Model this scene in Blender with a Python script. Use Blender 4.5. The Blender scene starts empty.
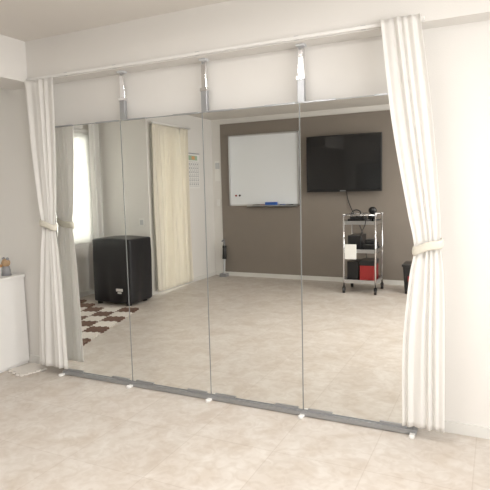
import bpy, bmesh, math, random
from mathutils import Vector, Matrix
random.seed(4)
sc=bpy.context.scene
try: sc.view_settings.view_transform='Standard'
except Exception: pass
# ---------------------------------------------------------------- materials
def mat(name,col,rough=.6,metal=0.,noise=0.,nscale=8.,bump=0.,bscale=200.,trans=0.,coat=0.):
    m=bpy.data.materials.new(name);m.use_nodes=True;nt=m.node_tree
    b=nt.nodes["Principled BSDF"];b.inputs["Roughness"].default_value=rough;b.inputs["Metallic"].default_value=metal
    b.inputs["Coat Weight"].default_value=coat
    b.inputs["Base Color"].default_value=(*col,1)
    tc=nt.nodes.new("ShaderNodeTexCoord")
    n=nt.nodes.new("ShaderNodeTexNoise");n.inputs["Scale"].default_value=nscale;n.inputs["Detail"].default_value=4
    nt.links.new(tc.outputs["Object"],n.inputs["Vector"])
    mx=nt.nodes.new("ShaderNodeMix");mx.data_type='RGBA'
    mx.inputs[6].default_value=(*[c*(1-noise) for c in col],1);mx.inputs[7].default_value=(*[min(1,c*(1+noise)) for c in col],1)
    nt.links.new(n.outputs["Fac"],mx.inputs[0]);nt.links.new(mx.outputs[2],b.inputs["Base Color"])
    if bump:
        n2=nt.nodes.new("ShaderNodeTexNoise");n2.inputs["Scale"].default_value=bscale
        nt.links.new(tc.outputs["Object"],n2.inputs["Vector"])
        bp=nt.nodes.new("ShaderNodeBump");bp.inputs["Strength"].default_value=bump;bp.inputs["Distance"].default_value=.004
        nt.links.new(n2.outputs["Fac"],bp.inputs["Height"]);nt.links.new(bp.outputs[0],b.inputs["Normal"])
    if trans:
        t=nt.nodes.new("ShaderNodeBsdfTranslucent");nt.links.new(mx.outputs[2],t.inputs["Color"])
        ms=nt.nodes.new("ShaderNodeMixShader");ms.inputs[0].default_value=trans
        nt.links.new(b.outputs[0],ms.inputs[1]);nt.links.new(t.outputs[0],ms.inputs[2])
        nt.links.new(ms.outputs[0],nt.nodes["Material Output"].inputs["Surface"])
    return m
M={}
M['wall']=mat("wallpaper_white",(.74,.72,.69),.8,noise=.02,nscale=3,bump=.15,bscale=180)
M['ceil']=mat("ceiling_white",(.69,.66,.62),.85,noise=.02,nscale=3,bump=.15,bscale=150)
M['accent']=mat("wallpaper_taupe",(.235,.203,.173),.75,noise=.05,nscale=5,bump=.2,bscale=160)
M['base']=mat("baseboard_white",(.70,.69,.66),.45,noise=.01)
M['alu']=mat("aluminium",(.62,.63,.65),.28,1,noise=.03)
M['alud']=mat("aluminium_dark",(.44,.45,.47),.4,.9,noise=.05)
M['edge']=mat("mirror_edge_grey",(.30,.31,.31),.5,.3)
M['chrome']=mat("chrome",(.8,.8,.82),.12,1)
M['wplastic']=mat("white_plastic",(.8,.79,.77),.35)
M['black']=mat("black_plastic",(.012,.012,.013),.3,noise=.1)
M['screen']=mat("screen_black",(.004,.004,.005),.08,coat=.5)
M['cloth']=mat("black_cover",(.010,.010,.012),.38,noise=.3,nscale=12,bump=.3,bscale=30)
M['curt']=mat("curtain_white",(.91,.90,.88),.9,noise=.01,nscale=20,bump=.05,bscale=300,trans=.45)
M['cream']=mat("curtain_cream",(.86,.82,.73),.85,noise=.03,nscale=14,bump=.1,bscale=250,trans=.35)
M['lace']=mat("curtain_lace",(.85,.85,.82),.9,noise=.03,nscale=40,trans=.4)
M['tie']=mat("tieback_beige",(.64,.61,.53),.8,noise=.1,nscale=60,bump=.3)
M['blind']=mat("blind_grey",(.68,.68,.65),.8,noise=.02,trans=.35)
M['red']=mat("red_plastic",(.28,.018,.018),.4)
M['blue']=mat("blue_plastic",(.02,.10,.40),.4)
M['paper']=mat("paper",(.82,.81,.78),.7,noise=.02)
M['wb']=mat("whiteboard_enamel",(.80,.83,.86),.18)
M['brown']=mat("mat_brown",(.15,.085,.06),.85,noise=.1,nscale=60,bump=.3)
M['matw']=mat("mat_cream",(.70,.66,.61),.85,noise=.04,nscale=60,bump=.3)
M['white']=mat("cabinet_white",(.82,.81,.79),.35,noise=.01)
M['grey']=mat("grey_plastic",(.28,.28,.29),.5)
M['lgrey']=mat("light_grey_plastic",(.55,.56,.57),.4)
M['green']=mat("green_print",(.35,.47,.33),.6)
M['orange']=mat("orange_print",(.65,.35,.15),.6)
M['tan']=mat("tan_card",(.42,.28,.16),.7,noise=.1)
m=bpy.data.materials.new("mirror_film");m.use_nodes=True;b=m.node_tree.nodes["Principled BSDF"]
b.inputs["Metallic"].default_value=1;b.inputs["Roughness"].default_value=0.0;b.inputs["Base Color"].default_value=(.89,.895,.875,1);M['mirror']=m
m=bpy.data.materials.new("added_lamp_diffuser");m.use_nodes=True;b=m.node_tree.nodes["Principled BSDF"]
b.inputs["Emission Color"].default_value=(1,.98,.95,1);b.inputs["Emission Strength"].default_value=2.5;M['added_lamp']=m  # glow for the added ceiling fixtures
# floor
m=bpy.data.materials.new("floor_marble_vinyl");m.use_nodes=True;nt=m.node_tree;b=nt.nodes["Principled BSDF"]
tc=nt.nodes.new("ShaderNodeTexCoord")
def noise(s,d,dist=0):
    n=nt.nodes.new("ShaderNodeTexNoise");n.inputs["Scale"].default_value=s;n.inputs["Detail"].default_value=d;n.inputs["Distortion"].default_value=dist
    nt.links.new(tc.outputs["Object"],n.inputs["Vector"]);return n
n1=noise(5.5,8,.8);cr=nt.nodes.new("ShaderNodeValToRGB");nt.links.new(n1.outputs["Fac"],cr.inputs[0])
cr.color_ramp.elements[0].position=.33;cr.color_ramp.elements[0].color=(.535,.475,.415,1)
cr.color_ramp.elements[1].position=.66;cr.color_ramp.elements[1].color=(.625,.585,.54,1)
e=cr.color_ramp.elements.new(.5);e.color=(.58,.53,.48,1)
n2=noise(14,6,1.5);cr2=nt.nodes.new("ShaderNodeValToRGB");nt.links.new(n2.outputs["Fac"],cr2.inputs[0])
cr2.color_ramp.elements[0].position=.38;cr2.color_ramp.elements[0].color=(.91,.89,.87,1)
cr2.color_ramp.elements[1].position=.6;cr2.color_ramp.elements[1].color=(1,1,1,1)
mu=nt.nodes.new("ShaderNodeMix");mu.data_type='RGBA';mu.blend_type='MULTIPLY';mu.inputs[0].default_value=1
nt.links.new(cr.outputs[0],mu.inputs[6]);nt.links.new(cr2.outputs[0],mu.inputs[7])
br=nt.nodes.new("ShaderNodeTexBrick");br.offset=0;br.inputs["Scale"].default_value=1;br.inputs["Brick Width"].default_value=.45;br.inputs["Row Height"].default_value=.45
br.inputs["Mortar Size"].default_value=.0025;br.inputs["Color1"].default_value=(1,1,1,1);br.inputs["Color2"].default_value=(.965,.965,.965,1);br.inputs["Mortar"].default_value=(.87,.85,.83,1)
nt.links.new(tc.outputs["Object"],br.inputs["Vector"])
mu2=nt.nodes.new("ShaderNodeMix");mu2.data_type='RGBA';mu2.blend_type='MULTIPLY';mu2.inputs[0].default_value=1
nt.links.new(mu.outputs[2],mu2.inputs[6]);nt.links.new(br.outputs["Color"],mu2.inputs[7]);nt.links.new(mu2.outputs[2],b.inputs["Base Color"])
b.inputs["Roughness"].default_value=.42;M['floor']=m
# ---------------------------------------------------------------- helpers
def link(o): sc.collection.objects.link(o);return o
def empty(name,loc=(0,0,0)):
    o=link(bpy.data.objects.new(name,None));o.location=loc;o.empty_display_size=.05;return o
def setpar(o,par):
    if par: o.parent=par;o.matrix_parent_inverse=Matrix.Translation(par.location).inverted()
def addbox(bm,x0,x1,y0,y1,z0,z1,mi=0,rz=0,c=None):
    r=bmesh.ops.create_cube(bm,size=1)['verts']
    for v in r: v.co=Vector(((x0+x1)/2+v.co.x*(x1-x0),(y0+y1)/2+v.co.y*(y1-y0),(z0+z1)/2+v.co.z*(z1-z0)))
    for f in {f for v in r for f in v.link_faces}: f.material_index=mi
    return r
def addcyl(bm,p0,p1,r,mi=0,seg=16,r2=None):
    p0=Vector(p0);p1=Vector(p1);d=p1-p0
    rr=bmesh.ops.create_cone(bm,cap_ends=True,segments=seg,radius1=r,radius2=r if r2 is None else r2,depth=d.length)['verts']
    q=Vector((0,0,1)).rotation_difference(d)
    for v in rr: v.co=q@v.co+(p0+p1)/2
    for f in {f for v in rr for f in v.link_faces}: f.material_index=mi;f.smooth=True
    return rr
def finish(bm,name,mats,par=None,bevel=0,smooth=False):
    me=bpy.data.meshes.new(name);bm.to_mesh(me);bm.free()
    o=link(bpy.data.objects.new(name,me))
    for k in mats: me.materials.append(M[k])
    if smooth:
        for p in me.polygons: p.use_smooth=True
    if bevel:
        md=o.modifiers.new("bevel","BEVEL");md.width=bevel;md.segments=2;md.limit_method='ANGLE'
    setpar(o,par);return o
def box(name,x0,x1,y0,y1,z0,z1,mk,par=None,bevel=0):
    bm=bmesh.new();addbox(bm,x0,x1,y0,y1,z0,z1);return finish(bm,name,[mk],par,bevel)
# ---------------------------------------------------------------- room
XL,XR,YF,YB,ZC=-1.9,4.2,.10,-4.23,2.32
box("floor",XL-.3,XR+.1,YB-.1,YF+.1,-.1,0,'floor')
box("ceiling",XL-.3,XR+.1,YB-.1,YF+.1,ZC,ZC+.1,'ceil')
box("wall_front",XL-.1,XR+.1,YF,YF+.1,0,ZC,'wall')
def wall_open(name,axis,a0,a1,t0,t1,o0,o1,z0,z1,mk='wall'):
    bm=bmesh.new()
    def B(p,q,u,v):
        if axis=='y': addbox(bm,t0,t1,p,q,u,v)
        else: addbox(bm,p,q,t0,t1,u,v)
    B(a0,o0,0,ZC);B(o1,a1,0,ZC);B(o0,o1,0,z0);B(o0,o1,z1,ZC)
    return finish(bm,name,[mk])
wall_open("wall_left",'y',-2.6,YF,XL-.1,XL,-2.45,-.9,.68,2.0)
box("wall_return",XL-.1,-1.2,-2.7,-2.6,0,ZC,'wall')
wall_open("wall_left_rear",'y',YB,-2.6,-1.2,-1.1,-3.4,-2.75,.05,2.02)
box("wall_back",-1.2,XR+.1,YB-.1,YB,0,ZC,'wall')
box("wall_back_accent",-.95,XR,YB,YB+.012,.06,2.245,'accent')
wall_open("wall_right",'y',YB,YF,XR,XR+.1,-3.6,-.7,.7,2.1)  # unseen wall; its window opening is added for light
box("beam_front",-.15,XR,-.03,YF,2.05,ZC,'wall')
box("beam_side",-.45,-.15,-1.3,YF,2.05,ZC,'wall')
box("baseboard_front",XL,XR,YF-.012,YF,0,.06,'base')
box("baseboard_back",-1.1,XR,YB,YB+.018,0,.06,'base')
box("baseboard_left_rear",-1.1,-1.088,YB,-2.6,0,.05,'base')
box("baseboard_return",XL,-1.1,-2.6,-2.588,0,.06,'base')
box("baseboard_left",XL,XL+.012,-2.6,YF,0,.06,'base')
box("baseboard_right",XR-.012,XR,YB,YF,0,.06,'base')
def window(name,x,y0,y1,z0,z1):
    bm=bmesh.new();t=.035
    for a in (y0,y1-t,(y0+y1)/2-t/2): addbox(bm,x-.03,x+.03,a,a+t,z0,z1)
    for a in (z0,z1-t): addbox(bm,x-.03,x+.03,y0,y1,a,a+t)
    return finish(bm,name,['alu'])
window("window_1",XL-.05,-2.45,-.9,.68,2.0)
window("window_2",-1.15,-3.4,-2.75,.05,2.02)
window("added_window_right",XR+.05,-3.6,-.7,.7,2.1)  # unseen window, added as a reason for light from the right
# ---------------------------------------------------------------- mirrors
for i in range(4):
    x0=.6*i;x1=x0+.6;g=.001
    p=empty("wall_mirror",(x0+.3,.01,.03))
    bm=bmesh.new();addbox(bm,x0+g,x1-g,0,.018,.032,1.738);finish(bm,"mirror_glass",['mirror'],p)
    bm=bmesh.new()
    addbox(bm,x0+g,x0+.003,-.001,.02,.032,1.74);addbox(bm,x1-.003,x1-g,-.001,.02,.032,1.74)
    addbox(bm,x0+g,x1-g,-.0012,.02,1.736,1.741);addbox(bm,x0+g,x1-g,-.0012,.02,.030,.034)
    finish(bm,"mirror_edge",['edge'],p)
    bm=bmesh.new()
    for a,bq in ((x0+.02,x0+.2),(x1-.2,x1-.02)): addbox(bm,a,bq,-.006,.022,1.735,1.744)
    addbox(bm,x0+.03,x0+.17,-.006,.02,.03,.045);addbox(bm,x1-.17,x1-.03,-.006,.02,.03,.045)
    finish(bm,"clip",['alud'],p,.001)
bm=bmesh.new();addbox(bm,-.01,2.42,-.016,.05,.008,.03);addbox(bm,-.01,2.42,-.019,-.016,.004,.022)
for x in (0,.6,1.2,1.8,2.4): addbox(bm,x-.01,x+.01,-.01,.04,0,.008)
rail=finish(bm,"mirror_base_rail",['alud'],None,.002)
bm=bmesh.new()
for x in (0,.6,1.2,1.8,2.4):
    addbox(bm,x-.014,x+.014,-.055,-.016,0,.014);addcyl(bm,(x,-.048,0),(x,-.048,.018),.013)
o=finish(bm,"rail_foot",['wplastic'],rail,.003)
for x in (.6,1.2,1.8):
    p=empty("tension_pole",(x,.04,0))
    bm=bmesh.new();addbox(bm,x-.02,x+.02,.024,.05,.031,1.88);finish(bm,"lower_bar",['alud'],p,.003)
    bm=bmesh.new()
    addcyl(bm,(x-.011,.038,1.86),(x-.011,.038,2.035),.008);addcyl(bm,(x+.011,.038,1.86),(x+.011,.038,2.035),.008)
    addbox(bm,x-.024,x+.024,.02,.054,1.865,1.885);addbox(bm,x-.015,x+.015,.028,.046,1.885,2.02)
    finish(bm,"upper_rod",['chrome'],p,.002)
    bm=bmesh.new();addbox(bm,x-.024,x+.024,.014,.062,2.038,2.05);finish(bm,"top_cap",['lgrey'],p,.003)
# ---------------------------------------------------------------- curtains
def sheet(name,prof,mk,par,yc,axis='x',n=7,amp=.03,seed=0,thick=.002,nz=70,nu=180,lean=.12):
    rnd=random.Random(seed);ph=[rnd.uniform(0,6.28) for _ in range(8)]
    prof=sorted(prof);bm=bmesh.new();grid=[]
    zs=[prof[0][0]+(prof[-1][0]-prof[0][0])*k/nz for k in range(nz+1)]
    P=prof;N=len(P)
    def interp(z,c):
        for i in range(N-1):
            if P[i][0]<=z<=P[i+1][0]+1e-9:
                h=P[i+1][0]-P[i][0];t=(z-P[i][0])/h
                m0=(P[i+1][c]-P[i-1][c])/(P[i+1][0]-P[i-1][0]) if i>0 else (P[i+1][c]-P[i][c])/h
                m1=(P[i+2][c]-P[i][c])/(P[i+2][0]-P[i][0]) if i<N-2 else (P[i+1][c]-P[i][c])/h
                t2=t*t;t3=t2*t
                return (2*t3-3*t2+1)*P[i][c]+(t3-2*t2+t)*h*m0+(-2*t3+3*t2)*P[i+1][c]+(t3-t2)*h*m1
        return P[-1][c]
    for z in zs:
        lo,hi,af=interp(z,1),interp(z,2),interp(z,3)
        row=[]
        for k in range(nu+1):
            u=k/nu
            w=u+.035*math.sin(2*math.pi*u*1.3+ph[0]+z*.9)+.010*math.sin(z*2.6+ph[1]+u*7)
            th=2*math.pi*n*w+ph[2]
            loc=.65+.35*math.sin(2*math.pi*u*1.9+ph[5]+z*1.3)
            off=amp*af*(math.sin(th)*loc+.3*math.sin(.47*th+ph[3]+z*1.1))
            lat=lo+(hi-lo)*u+lean*amp*af*math.cos(th)*min(1,4*u*(1-u))
            row.append(bm.verts.new((lat,yc+off,z) if axis=='x' else (yc+off,lat,z)))
        grid.append(row)
    for r0,r1 in zip(grid,grid[1:]):
        for k in range(nu): bm.faces.new((r0[k],r0[k+1],r1[k+1],r1[k]))
    o=finish(bm,name,[mk],par,0,True)
    md=o.modifiers.new("solid","SOLIDIFY");md.thickness=thick
    return o
def tie(par,cx,cy,z,rx,ry,tilt=.12,name="tieback"):
    bm=bmesh.new();N=48;rows=[]
    for dz,k in ((-.022,.97),(-.012,1.03),(0,1.05),(.012,1.03),(.022,.97)):
        rows.append([bm.verts.new((cx+rx*k*math.cos(a),cy+ry*k*math.sin(a),z+dz+tilt*rx*math.cos(a)+.004*math.sin(3*a))) for a in [2*math.pi*i/N for i in range(N)]])
    for r0,r1 in zip(rows,rows[1:]):
        for i in range(N): bm.faces.new((r0[i],r0[(i+1)%N],r1[(i+1)%N],r1[i]))
    o=finish(bm,name,['tie'],par,0,True);md=o.modifiers.new("s","SOLIDIFY");md.thickness=.005
YC=-.080
p=empty("tied_curtain",(-.02,YC,0))
sheet("drape",[(.075,-.165,.105,1.2),(.5,-.135,.10,1.1),(.9,-.085,.085,.9),(1.07,-.055,.07,.75),(1.2,-.075,.09,.9),(1.6,-.115,.12,1.),(2.045,-.135,.135,.9)],'curt',p,YC,n=5,amp=.0105,seed=2)
tie(p,.008,YC,1.08,.072,.032,-.25)
p=empty("tied_curtain",(2.4,YC,0))
sheet("drape",[(.075,2.36,2.56,1.2),(.5,2.36,2.555,1.1),(.85,2.39,2.545,.9),(.985,2.41,2.53,.75),(1.15,2.38,2.525,.9),(1.6,2.30,2.485,1.),(2.075,2.245,2.425,.9)],'curt',p,YC,n=5,amp=.0105,seed=15)
tie(p,2.47,YC,.99,.069,.032,.3)
p=empty("curtain_rail",(1.1,-.04,2.06))
box("rail",-.17,2.44,-.048,-.036,2.055,2.071,'wplastic',p,.002)
bm=bmesh.new()
for x in (.2,.6,1.2,1.8,2.15): addbox(bm,x-.012,x+.012,-.040,-.03,2.055,2.075)
finish(bm,"bracket",['alud'],p)
# ---------------------------------------------------------------- back wall objects
yw=YB+.012
p=empty("whiteboard",(-.265,yw,1.05))
bm=bmesh.new();addbox(bm,-.79,.26,yw,yw+.015,1.07,2.05);finish(bm,"writing_surface",['wb'],p)
bm=bmesh.new()
for a in ((-.81,-.785,1.05,2.07),(.255,.28,1.05,2.07)): addbox(bm,a[0],a[1],yw,yw+.024,a[2],a[3])
addbox(bm,-.81,.28,yw,yw+.024,1.05,1.072);addbox(bm,-.81,.28,yw,yw+.024,2.048,2.07)
finish(bm,"frame",['alu'],p,.003)
bm=bmesh.new();addbox(bm,-.5,.26,yw+.02,yw+.085,1.035,1.045);addbox(bm,-.5,.26,yw+.08,yw+.085,1.035,1.058);finish(bm,"pen_tray",['alu'],p)
bm=bmesh.new();addbox(bm,-.22,-.04,yw+.03,yw+.075,1.045,1.10);finish(bm,"eraser",['blue'],p,.006)
bm=bmesh.new()
for k,x in enumerate((-.42,-.30,.0,.09)): addcyl(bm,(x,yw+.045+.01*(k%2),1.055),(x+.11,yw+.05,1.055),.011,k%3)
finish(bm,"marker_pen",['black','red','blue'],p)
bm=bmesh.new()
for x,z,mi in ((-.7,1.2,0),(-.64,1.2,2)): addcyl(bm,(x,yw+.015,z),(x,yw+.026,z),.014,mi)
finish(bm,"magnet",['red','blue','black'],p)
p=empty("wall_mounted_television",(.93,yw,1.24))
ty=yw+.10;tx0,tx1=.43,1.43
bm=bmesh.new();addbox(bm,tx0,tx1,ty,ty+.04,1.225,1.965);addbox(bm,.6,1.25,ty-.03,ty,1.35,1.8);finish(bm,"bezel",['black'],p,.006)
box("screen",tx0+.012,tx1-.012,ty+.039,ty+.042,1.25,1.952,'screen',p)
bm=bmesh.new();addbox(bm,.75,1.11,yw,yw+.02,1.4,1.8);addbox(bm,.83,.88,yw+.02,ty-.03,1.45,1.75);addbox(bm,.98,1.03,yw+.02,ty-.03,1.45,1.75);finish(bm,"wall_bracket",['alud'],p)
bm=bmesh.new();addbox(bm,.89,.97,ty+.04,ty+.0425,1.233,1.243);finish(bm,"badge",['alu'],p)
def tube(name,pts,r,mk,par=None):
    cu=bpy.data.curves.new(name,'CURVE');cu.dimensions='3D';cu.bevel_depth=r;s=cu.splines.new('NURBS');s.points.add(len(pts)-1)
    for a,q in zip(s.points,pts): a.co=(*q,1)
    s.use_endpoint_u=True;s.order_u=4;cu.materials.append(M[mk]);o=link(bpy.data.objects.new(name,cu));setpar(o,par);return o
tube("power_cable",[(.95,yw+.02,1.45),(.93,yw+.02,1.2),(1.0,yw+.02,1.0),(1.12,yw+.03,.8),(1.2,yw+.05,.6),(1.22,yw+.04,.3),(1.25,yw+.03,.1)],.006,'black',p)
# ---------------------------------------------------------------- cart
cx0,cx1,cy0,cy1=1.10,1.48,-3.88,-3.48
p=empty("utility_cart",((cx0+cx1)/2,(cy0+cy1)/2,0))
bm=bmesh.new()
for x in (cx0,cx1):
    for y in (cy0,cy1):
        addcyl(bm,(x,y,.075),(x,y,.95),.011)
        addcyl(bm,(x,y,.95),(x,y,.965),.014)
for y in (cy0,cy1):
    addcyl(bm,(cx0,y,.95),(cx1,y,.95),.008)
for x in (cx0,cx1): addcyl(bm,(x,cy0,.95),(x,cy1,.95),.008)
finish(bm,"frame",['chrome'],p)
bm=bmesh.new()
for z in (.13,.50,.84):
    addbox(bm,cx0,cx1,cy0,cy1,z,z+.008,0)
    for y in (cy0,cy1): addbox(bm,cx0,cx1,y-.005,y+.005,z-.004,z+.04,0)
    for x in (cx0,cx1): addbox(bm,x-.005,x+.005,cy0,cy1,z-.004,z+.04,0)
finish(bm,"shelf",['alu'],p,.001)
bm=bmesh.new()
for x in (cx0,cx1):
    for y in (cy0,cy1):
        addcyl(bm,(x-.012,y,.032),(x+.012,y,.032),.032);addbox(bm,x-.018,x+.018,y-.014,y+.014,.045,.078)
finish(bm,"caster",['black'],p)
bm=bmesh.new()
addbox(bm,1.13,1.36,-3.80,-3.55,.848,.90);addbox(bm,1.15,1.30,-3.72,-3.58,.90,.925);addbox(bm,1.18,1.30,-3.84,-3.8,.848,.94)
finish(bm,"media_player",['black'],p,.005)
bm=bmesh.new();addcyl(bm,(1.42,-3.6,.848),(1.42,-3.6,.87),.045);addcyl(bm,(1.42,-3.6,.87),(1.42,-3.6,.96),.012)
s=bmesh.ops.create_uvsphere(bm,u_segments=20,v_segments=12,radius=.05)['verts']
for v in s: v.co=Vector((v.co.x+1.42,v.co.y*.7-3.6,v.co.z*.9+1.0))
addbox(bm,1.375,1.465,-3.64,-3.56,.90,.945)
finish(bm,"web_camera",['black'],p,0,True)
bm=bmesh.new();addbox(bm,1.115,1.255,-3.474,-3.468,.42,.60);finish(bm,"paper_label",['paper'],p)
bm=bmesh.new();addbox(bm,1.13,1.29,-3.85,-3.55,.508,.70);addbox(bm,1.31,1.46,-3.8,-3.55,.508,.60);addbox(bm,1.33,1.44,-3.75,-3.6,.60,.65);finish(bm,"equipment_box",['black'],p,.006)
bm=bmesh.new();addbox(bm,1.28,1.45,-3.80,-3.53,.138,.34);finish(bm,"red_box",['red'],p,.006)
bm=bmesh.new();addbox(bm,1.275,1.455,-3.80,-3.525,.34,.40);addbox(bm,1.12,1.26,-3.82,-3.55,.138,.38);finish(bm,"black_case",['black'],p,.006)
tube("cable",[(1.30,-3.6,.92),(1.32,-3.5,1.0),(1.38,-3.47,.93),(1.36,-3.46,.8),(1.29,-3.46,.72),(1.34,-3.46,.62)],.005,'black',p)
tube("cable_loop",[(1.15,-3.6,.93),(1.17,-3.6,1.0),(1.25,-3.62,1.03),(1.30,-3.62,.95),(1.22,-3.6,.93)],.007,'black',p)
p=empty("waste_bin",(1.92,-3.75,0))
bm=bmesh.new();r=addbox(bm,1.77,2.05,-3.9,-3.62,0,.34)
for v in r:
    if v.co.z<.1: v.co.x=1.91+(v.co.x-1.91)*.85;v.co.y=-3.76+(v.co.y+3.76)*.85
finish(bm,"bin_body",['black'],p,.015)
bm=bmesh.new();addbox(bm,1.76,2.06,-3.91,-3.61,.33,.36);finish(bm,"bin_rim",['black'],p,.005)
bm=bmesh.new();addbox(bm,1.83,1.98,-3.63,-3.612,.16,.22);finish(bm,"bin_label",['red'],p)
# stick vacuum
p=empty("stick_vacuum_cleaner",(-.90,-4.15,0))
bm=bmesh.new();addcyl(bm,(-.90,-4.13,.04),(-.90,-4.17,.42),.016,1)
addbox(bm,-.955,-.845,-4.17,-4.08,0,.045,0)
addcyl(bm,(-.90,-4.155,.26),(-.90,-4.165,.42),.034,2,20,.028)
addcyl(bm,(-.90,-4.165,.42),(-.90,-4.165,.46),.030,2)
addcyl(bm,(-.90,-4.165,.46),(-.90,-4.15,.55),.012,0);addcyl(bm,(-.90,-4.15,.55),(-.90,-4.09,.53),.012,0)
finish(bm,"vacuum_body",['grey','lgrey','black'],p,.003)
bm=bmesh.new();addbox(bm,-1.06,-.97,YB,YB+.004,1.42,1.72,0);addbox(bm,-1.05,-.98,YB+.004,YB+.005,1.60,1.69,1);finish(bm,"wall_notice",['paper','lgrey'])
bm=bmesh.new();addbox(bm,-1.04,-.98,YB,YB+.01,1.05,1.15);addbox(bm,-1.025,-.995,YB+.01,YB+.014,1.075,1.125);finish(bm,"light_switch",['wplastic'],None,.002)
# calendar
CY=.09
p=empty("wall_calendar",(-1.1,-3.72+CY,1.3))
bm=bmesh.new();addbox(bm,-1.1,-1.095,-3.92+CY,-3.55+CY,1.32,1.80);finish(bm,"page",['paper'],p)
bm=bmesh.new();addbox(bm,-1.095,-1.0935,-3.87+CY,-3.60+CY,1.71,1.775,0);addbox(bm,-1.0935,-1.093,-3.80+CY,-3.72+CY,1.72,1.765,1);finish(bm,"picture",['green','orange'],p)
bm=bmesh.new()
for i in range(7): 
    y=-3.90+CY+i*.055;addbox(bm,-1.095,-1.0943,y,y+.004,1.34,1.69)
    if i<6:
        for j in range(6): addbox(bm,-1.095,-1.0943,y+.014,y+.032,1.365+j*.056,1.388+j*.056)
for j in range(7): addbox(bm,-1.095,-1.0943,-3.90+CY,-3.57+CY,1.34+j*.058,1.343+j*.058)
finish(bm,"date_grid",['grey'],p)
box("binding",-1.1,-1.088,-3.925+CY,-3.545+CY,1.795,1.81,'alud',p)
# window curtains
p=empty("window_curtain",(-1.03,-3.0,0))
sheet("drape",[(.04,-3.24,-2.61,1.0),(1.,-3.235,-2.62,1.),(2.11,-3.23,-2.63,.8)],'cream',p,-1.025,'y',n=9,amp=.015,seed=8)
p=empty("window_curtain",(-1.03,-3.4,0))
sheet("drape",[(.04,-3.45,-3.25,1.1),(1.,-3.43,-3.24,1.),(2.11,-3.43,-3.235,.8)],'cream',p,-1.025,'y',n=4,amp=.015,seed=9)
p=empty("lace_curtain",(-1.08,-3.2,0))
sheet("drape",[(.06,-3.43,-2.65,1),(2.09,-3.43,-2.65,1)],'lace',p,-1.078,'y',n=14,amp=.007,seed=3)
p=empty("window_curtain_rail",(-1.03,-3.0,2.12))
bm=bmesh.new();addcyl(bm,(-1.025,-3.50,2.125),(-1.025,-2.62,2.125),.012)
for y in (-3.46,-3.08,-2.68): addbox(bm,-1.1,-1.02,y-.01,y+.01,2.118,2.132)
finish(bm,"rod",['wplastic'],p)
p=empty("window_curtain",(-1.80,-2.48,0))
sheet("drape",[(.05,-2.57,-2.36,1.1),(1.,-2.57,-2.38,1.),(2.15,-2.57,-2.39,.8)],'curt',p,-1.80,'y',n=4,amp=.015,seed=12)
p=empty("roller_blind",(-1.87,-1.7,2.0))
box("fabric",-1.88,-1.877,-2.52,-.85,.66,2.04,'blind',p)
bm=bmesh.new();addcyl(bm,(-1.872,-2.53,2.05),(-1.872,-.84,2.05),.026);addbox(bm,-1.886,-1.87,-2.52,-.85,.645,.67);finish(bm,"tube",['wplastic'],p)
# ---------------------------------------------------------------- covered cabinet
p=empty("covered_speaker_cabinet",(-1.2,-2.15,0))
bm=bmesh.new();r=addbox(bm,-1.46,-.91,-2.36,-1.95,.03,.765)
bmesh.ops.subdivide_edges(bm,edges=bm.edges[:],cuts=8,use_grid_fill=True)
for v in bm.verts:
    z=v.co.z
    k=.010*math.sin(v.co.x*23+z*3)+.010*math.sin(v.co.y*27+z*2)
    if z<.6: v.co.x+=k*(1-z);v.co.y+=.010*math.sin(v.co.x*31)*(1-z)
    if z>.73: v.co.z+=.006*math.sin(v.co.x*9)
    if z>.65 : v.co.x=-1.20+(v.co.x+1.20)*.985
o=finish(bm,"fabric_cover",['cloth'],p,0,True);md=o.modifiers.new("ss","BEVEL");md.width=.02;md.segments=3
bm=bmesh.new()
for x in (-1.42,-1.0):
    for y in (-2.3,-2.0): addcyl(bm,(x,y,0),(x,y,.04),.03)
finish(bm,"caster",['black'],p)
bm=bmesh.new();addbox(bm,-1.12,-1.03,-1.938,-1.93,.17,.20);addbox(bm,-1.10,-1.05,-1.938,-1.93,.145,.16);finish(bm,"logo_patch",['paper'],p)
bm=bmesh.new();addbox(bm,-1.26,-1.18,-2.6,-2.594,.86,.96,0);addbox(bm,-1.245,-1.195,-2.594,-2.592,.88,.94,1);finish(bm,"wall_outlet_notice",['paper','lgrey'])
# ---------------------------------------------------------------- foam mat tiles
bm=bmesh.new();ang=math.radians(-17);ca,sa=math.cos(ang),math.sin(ang);T=.2
org=Vector((-.20,.02))
for i in range(11):
    for j in range(-3,13):
        cx=-(i+.5)*T;cy=-(j+.5)*T
        def W(a,b_): return (org.x+a*ca-b_*sa,org.y+a*sa+b_*ca)
        cs=[W(cx+dx*T/2,cy+dy*T/2) for dx,dy in((-1,-1),(1,-1),(1,1),(-1,1))]
        if any(q[0]<-1.86 or q[1]>.085 or q[1]<-2.5 for q in cs): continue
        if any(-2.40<q[1]<-1.93 and -1.48<q[0]<-.89 for q in cs) : continue
        if any(-.88<q[0]<-.45 and q[1]>-.36 for q in cs): continue
        mi=(i+j+1)%2
        r=bmesh.ops.create_cube(bm,size=1)['verts']
        for v in r:
            X,Y=W(cx+v.co.x*(T-.002),cy+v.co.y*(T-.002));v.co=Vector((X,Y,.006+v.co.z*.012))
        for f in {f for v in r for f in v.link_faces}: f.material_index=mi
        for (nx,ny) in ((1,0),(0,-1)):
            for k in (-.3,0,.3):
                a=cx+nx*T/2+(k*T if nx==0 else 0);b2=cy+ny*T/2+(k*T if ny==0 else 0)
                X,Y=W(a,b2)
                if X<-1.84 or Y>.07: continue
                if -.90<X<-.43 and Y>-.38: continue
                addcyl(bm,(X,Y,.001),(X,Y,.0128),.016,mi,12)
finish(bm,"foam_play_mat",['brown','matw'])
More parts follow.
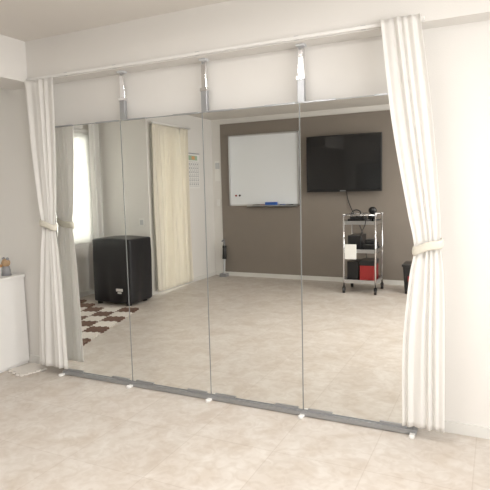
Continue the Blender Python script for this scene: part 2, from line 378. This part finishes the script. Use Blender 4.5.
# ---------------------------------------------------------------- left white cabinet
p=empty("low_white_cabinet",(-.64,-.15,0))
bm=bmesh.new();addbox(bm,-.86,-.45,-.34,.085,.02,.67);addbox(bm,-.87,-.44,-.35,.087,.67,.69);addbox(bm,-.85,-.46,-.33,.08,0,.02);finish(bm,"carcass",['white'],p,.003)
bm=bmesh.new();addbox(bm,-.855,-.66,-.355,-.34,.04,.66);addbox(bm,-.654,-.455,-.355,-.34,.04,.66);finish(bm,"door_leaf",['white'],p,.003)
bm=bmesh.new();addcyl(bm,(-.68,-.355,.35),(-.68,-.375,.35),.01);addcyl(bm,(-.63,-.355,.35),(-.63,-.375,.35),.01);finish(bm,"knob",['alu'],p)
p=empty("small_figurine",(-.53,-.0,.69))
bm=bmesh.new();addcyl(bm,(-.53,.0,.69),(-.53,.0,.76),.035,0,20,.025)
s=bmesh.ops.create_uvsphere(bm,u_segments=16,v_segments=10,radius=.032)['verts']
for v in s: v.co+=Vector((-.53,.0,.785))
for f in {f for v in s for f in v.link_faces}: f.material_index=1
for dx in (-.02,.02):
    s=bmesh.ops.create_uvsphere(bm,u_segments=10,v_segments=8,radius=.012)['verts']
    for v in s: v.co+=Vector((-.53+dx,.0,.815))
addbox(bm,-.61,-.57,-.03,.03,.69,.75,2);addbox(bm,-.60,-.575,-.02,.02,.75,.77,3)
finish(bm,"figurine_body",['grey','tan','paper','orange'],p)
# ---------------------------------------------------------------- lights
for (x,y) in ((1.6,-1.5),(3.0,-2.6)):  # ceiling fixtures added out of view to brighten the room
    p=empty("added_ceiling_light",(x,y,2.28))
    box("housing",x-.62,x+.62,y-.12,y+.12,2.28,ZC,'wplastic',p,.01)
    box("diffuser",x-.6,x+.6,y-.1,y+.1,2.262,2.28,'added_lamp',p,.008)
    l=bpy.data.lights.new("added_tube_light",'AREA');l.shape='RECTANGLE';l.size=1.2;l.size_y=.2;l.energy=32 if x<2 else 24;l.color=(1,.965,.92)
    o=link(bpy.data.objects.new("added_tube_light",l));o.location=(x,y,2.255);setpar(o,p)
def sky(name,loc,rot,sx,sy,e,col=(1,.985,.96)):
    l=bpy.data.lights.new(name,'AREA');l.shape='RECTANGLE';l.size=sx;l.size_y=sy;l.energy=e;l.color=col
    o=link(bpy.data.objects.new(name,l));o.location=loc;o.rotation_euler=rot
sky("added_fill_right",(XR-.02,-2.15,1.4),(0,math.radians(90),0),1.4,2.9,80)  # fill light added just inside the unseen right window
sky("daylight_left",(XL-.25,-1.7,1.34),(0,math.radians(-90),0),1.3,1.5,150)
sky("daylight_left_rear",(-1.35,-3.07,1.04),(0,math.radians(-90),0),1.95,.65,50)
w=bpy.data.worlds.new("world");sc.world=w;w.use_nodes=True;w.node_tree.nodes["Background"].inputs[0].default_value=(.9,.94,1,1);w.node_tree.nodes["Background"].inputs[1].default_value=1.0
# ---------------------------------------------------------------- camera
yaw,pitch,roll,f=.4508,.1054,-.0245,524.0
F=Vector((-math.sin(yaw)*math.cos(pitch),math.cos(yaw)*math.cos(pitch),-math.sin(pitch)))
R=Vector((math.cos(yaw),math.sin(yaw),0));U=R.cross(F);c,s=math.cos(roll),math.sin(roll)
R2=c*R+s*U;U2=-s*R+c*U
cam=bpy.data.cameras.new("camera");co=link(bpy.data.objects.new("camera",cam))
mt=Matrix((R2,U2,-F)).transposed().to_4x4();mt.translation=Vector((2.7704,-2.7137,1.2853));co.matrix_world=mt
cam.sensor_width=36;cam.lens=f*36/490;cam.clip_start=.02;sc.camera=co
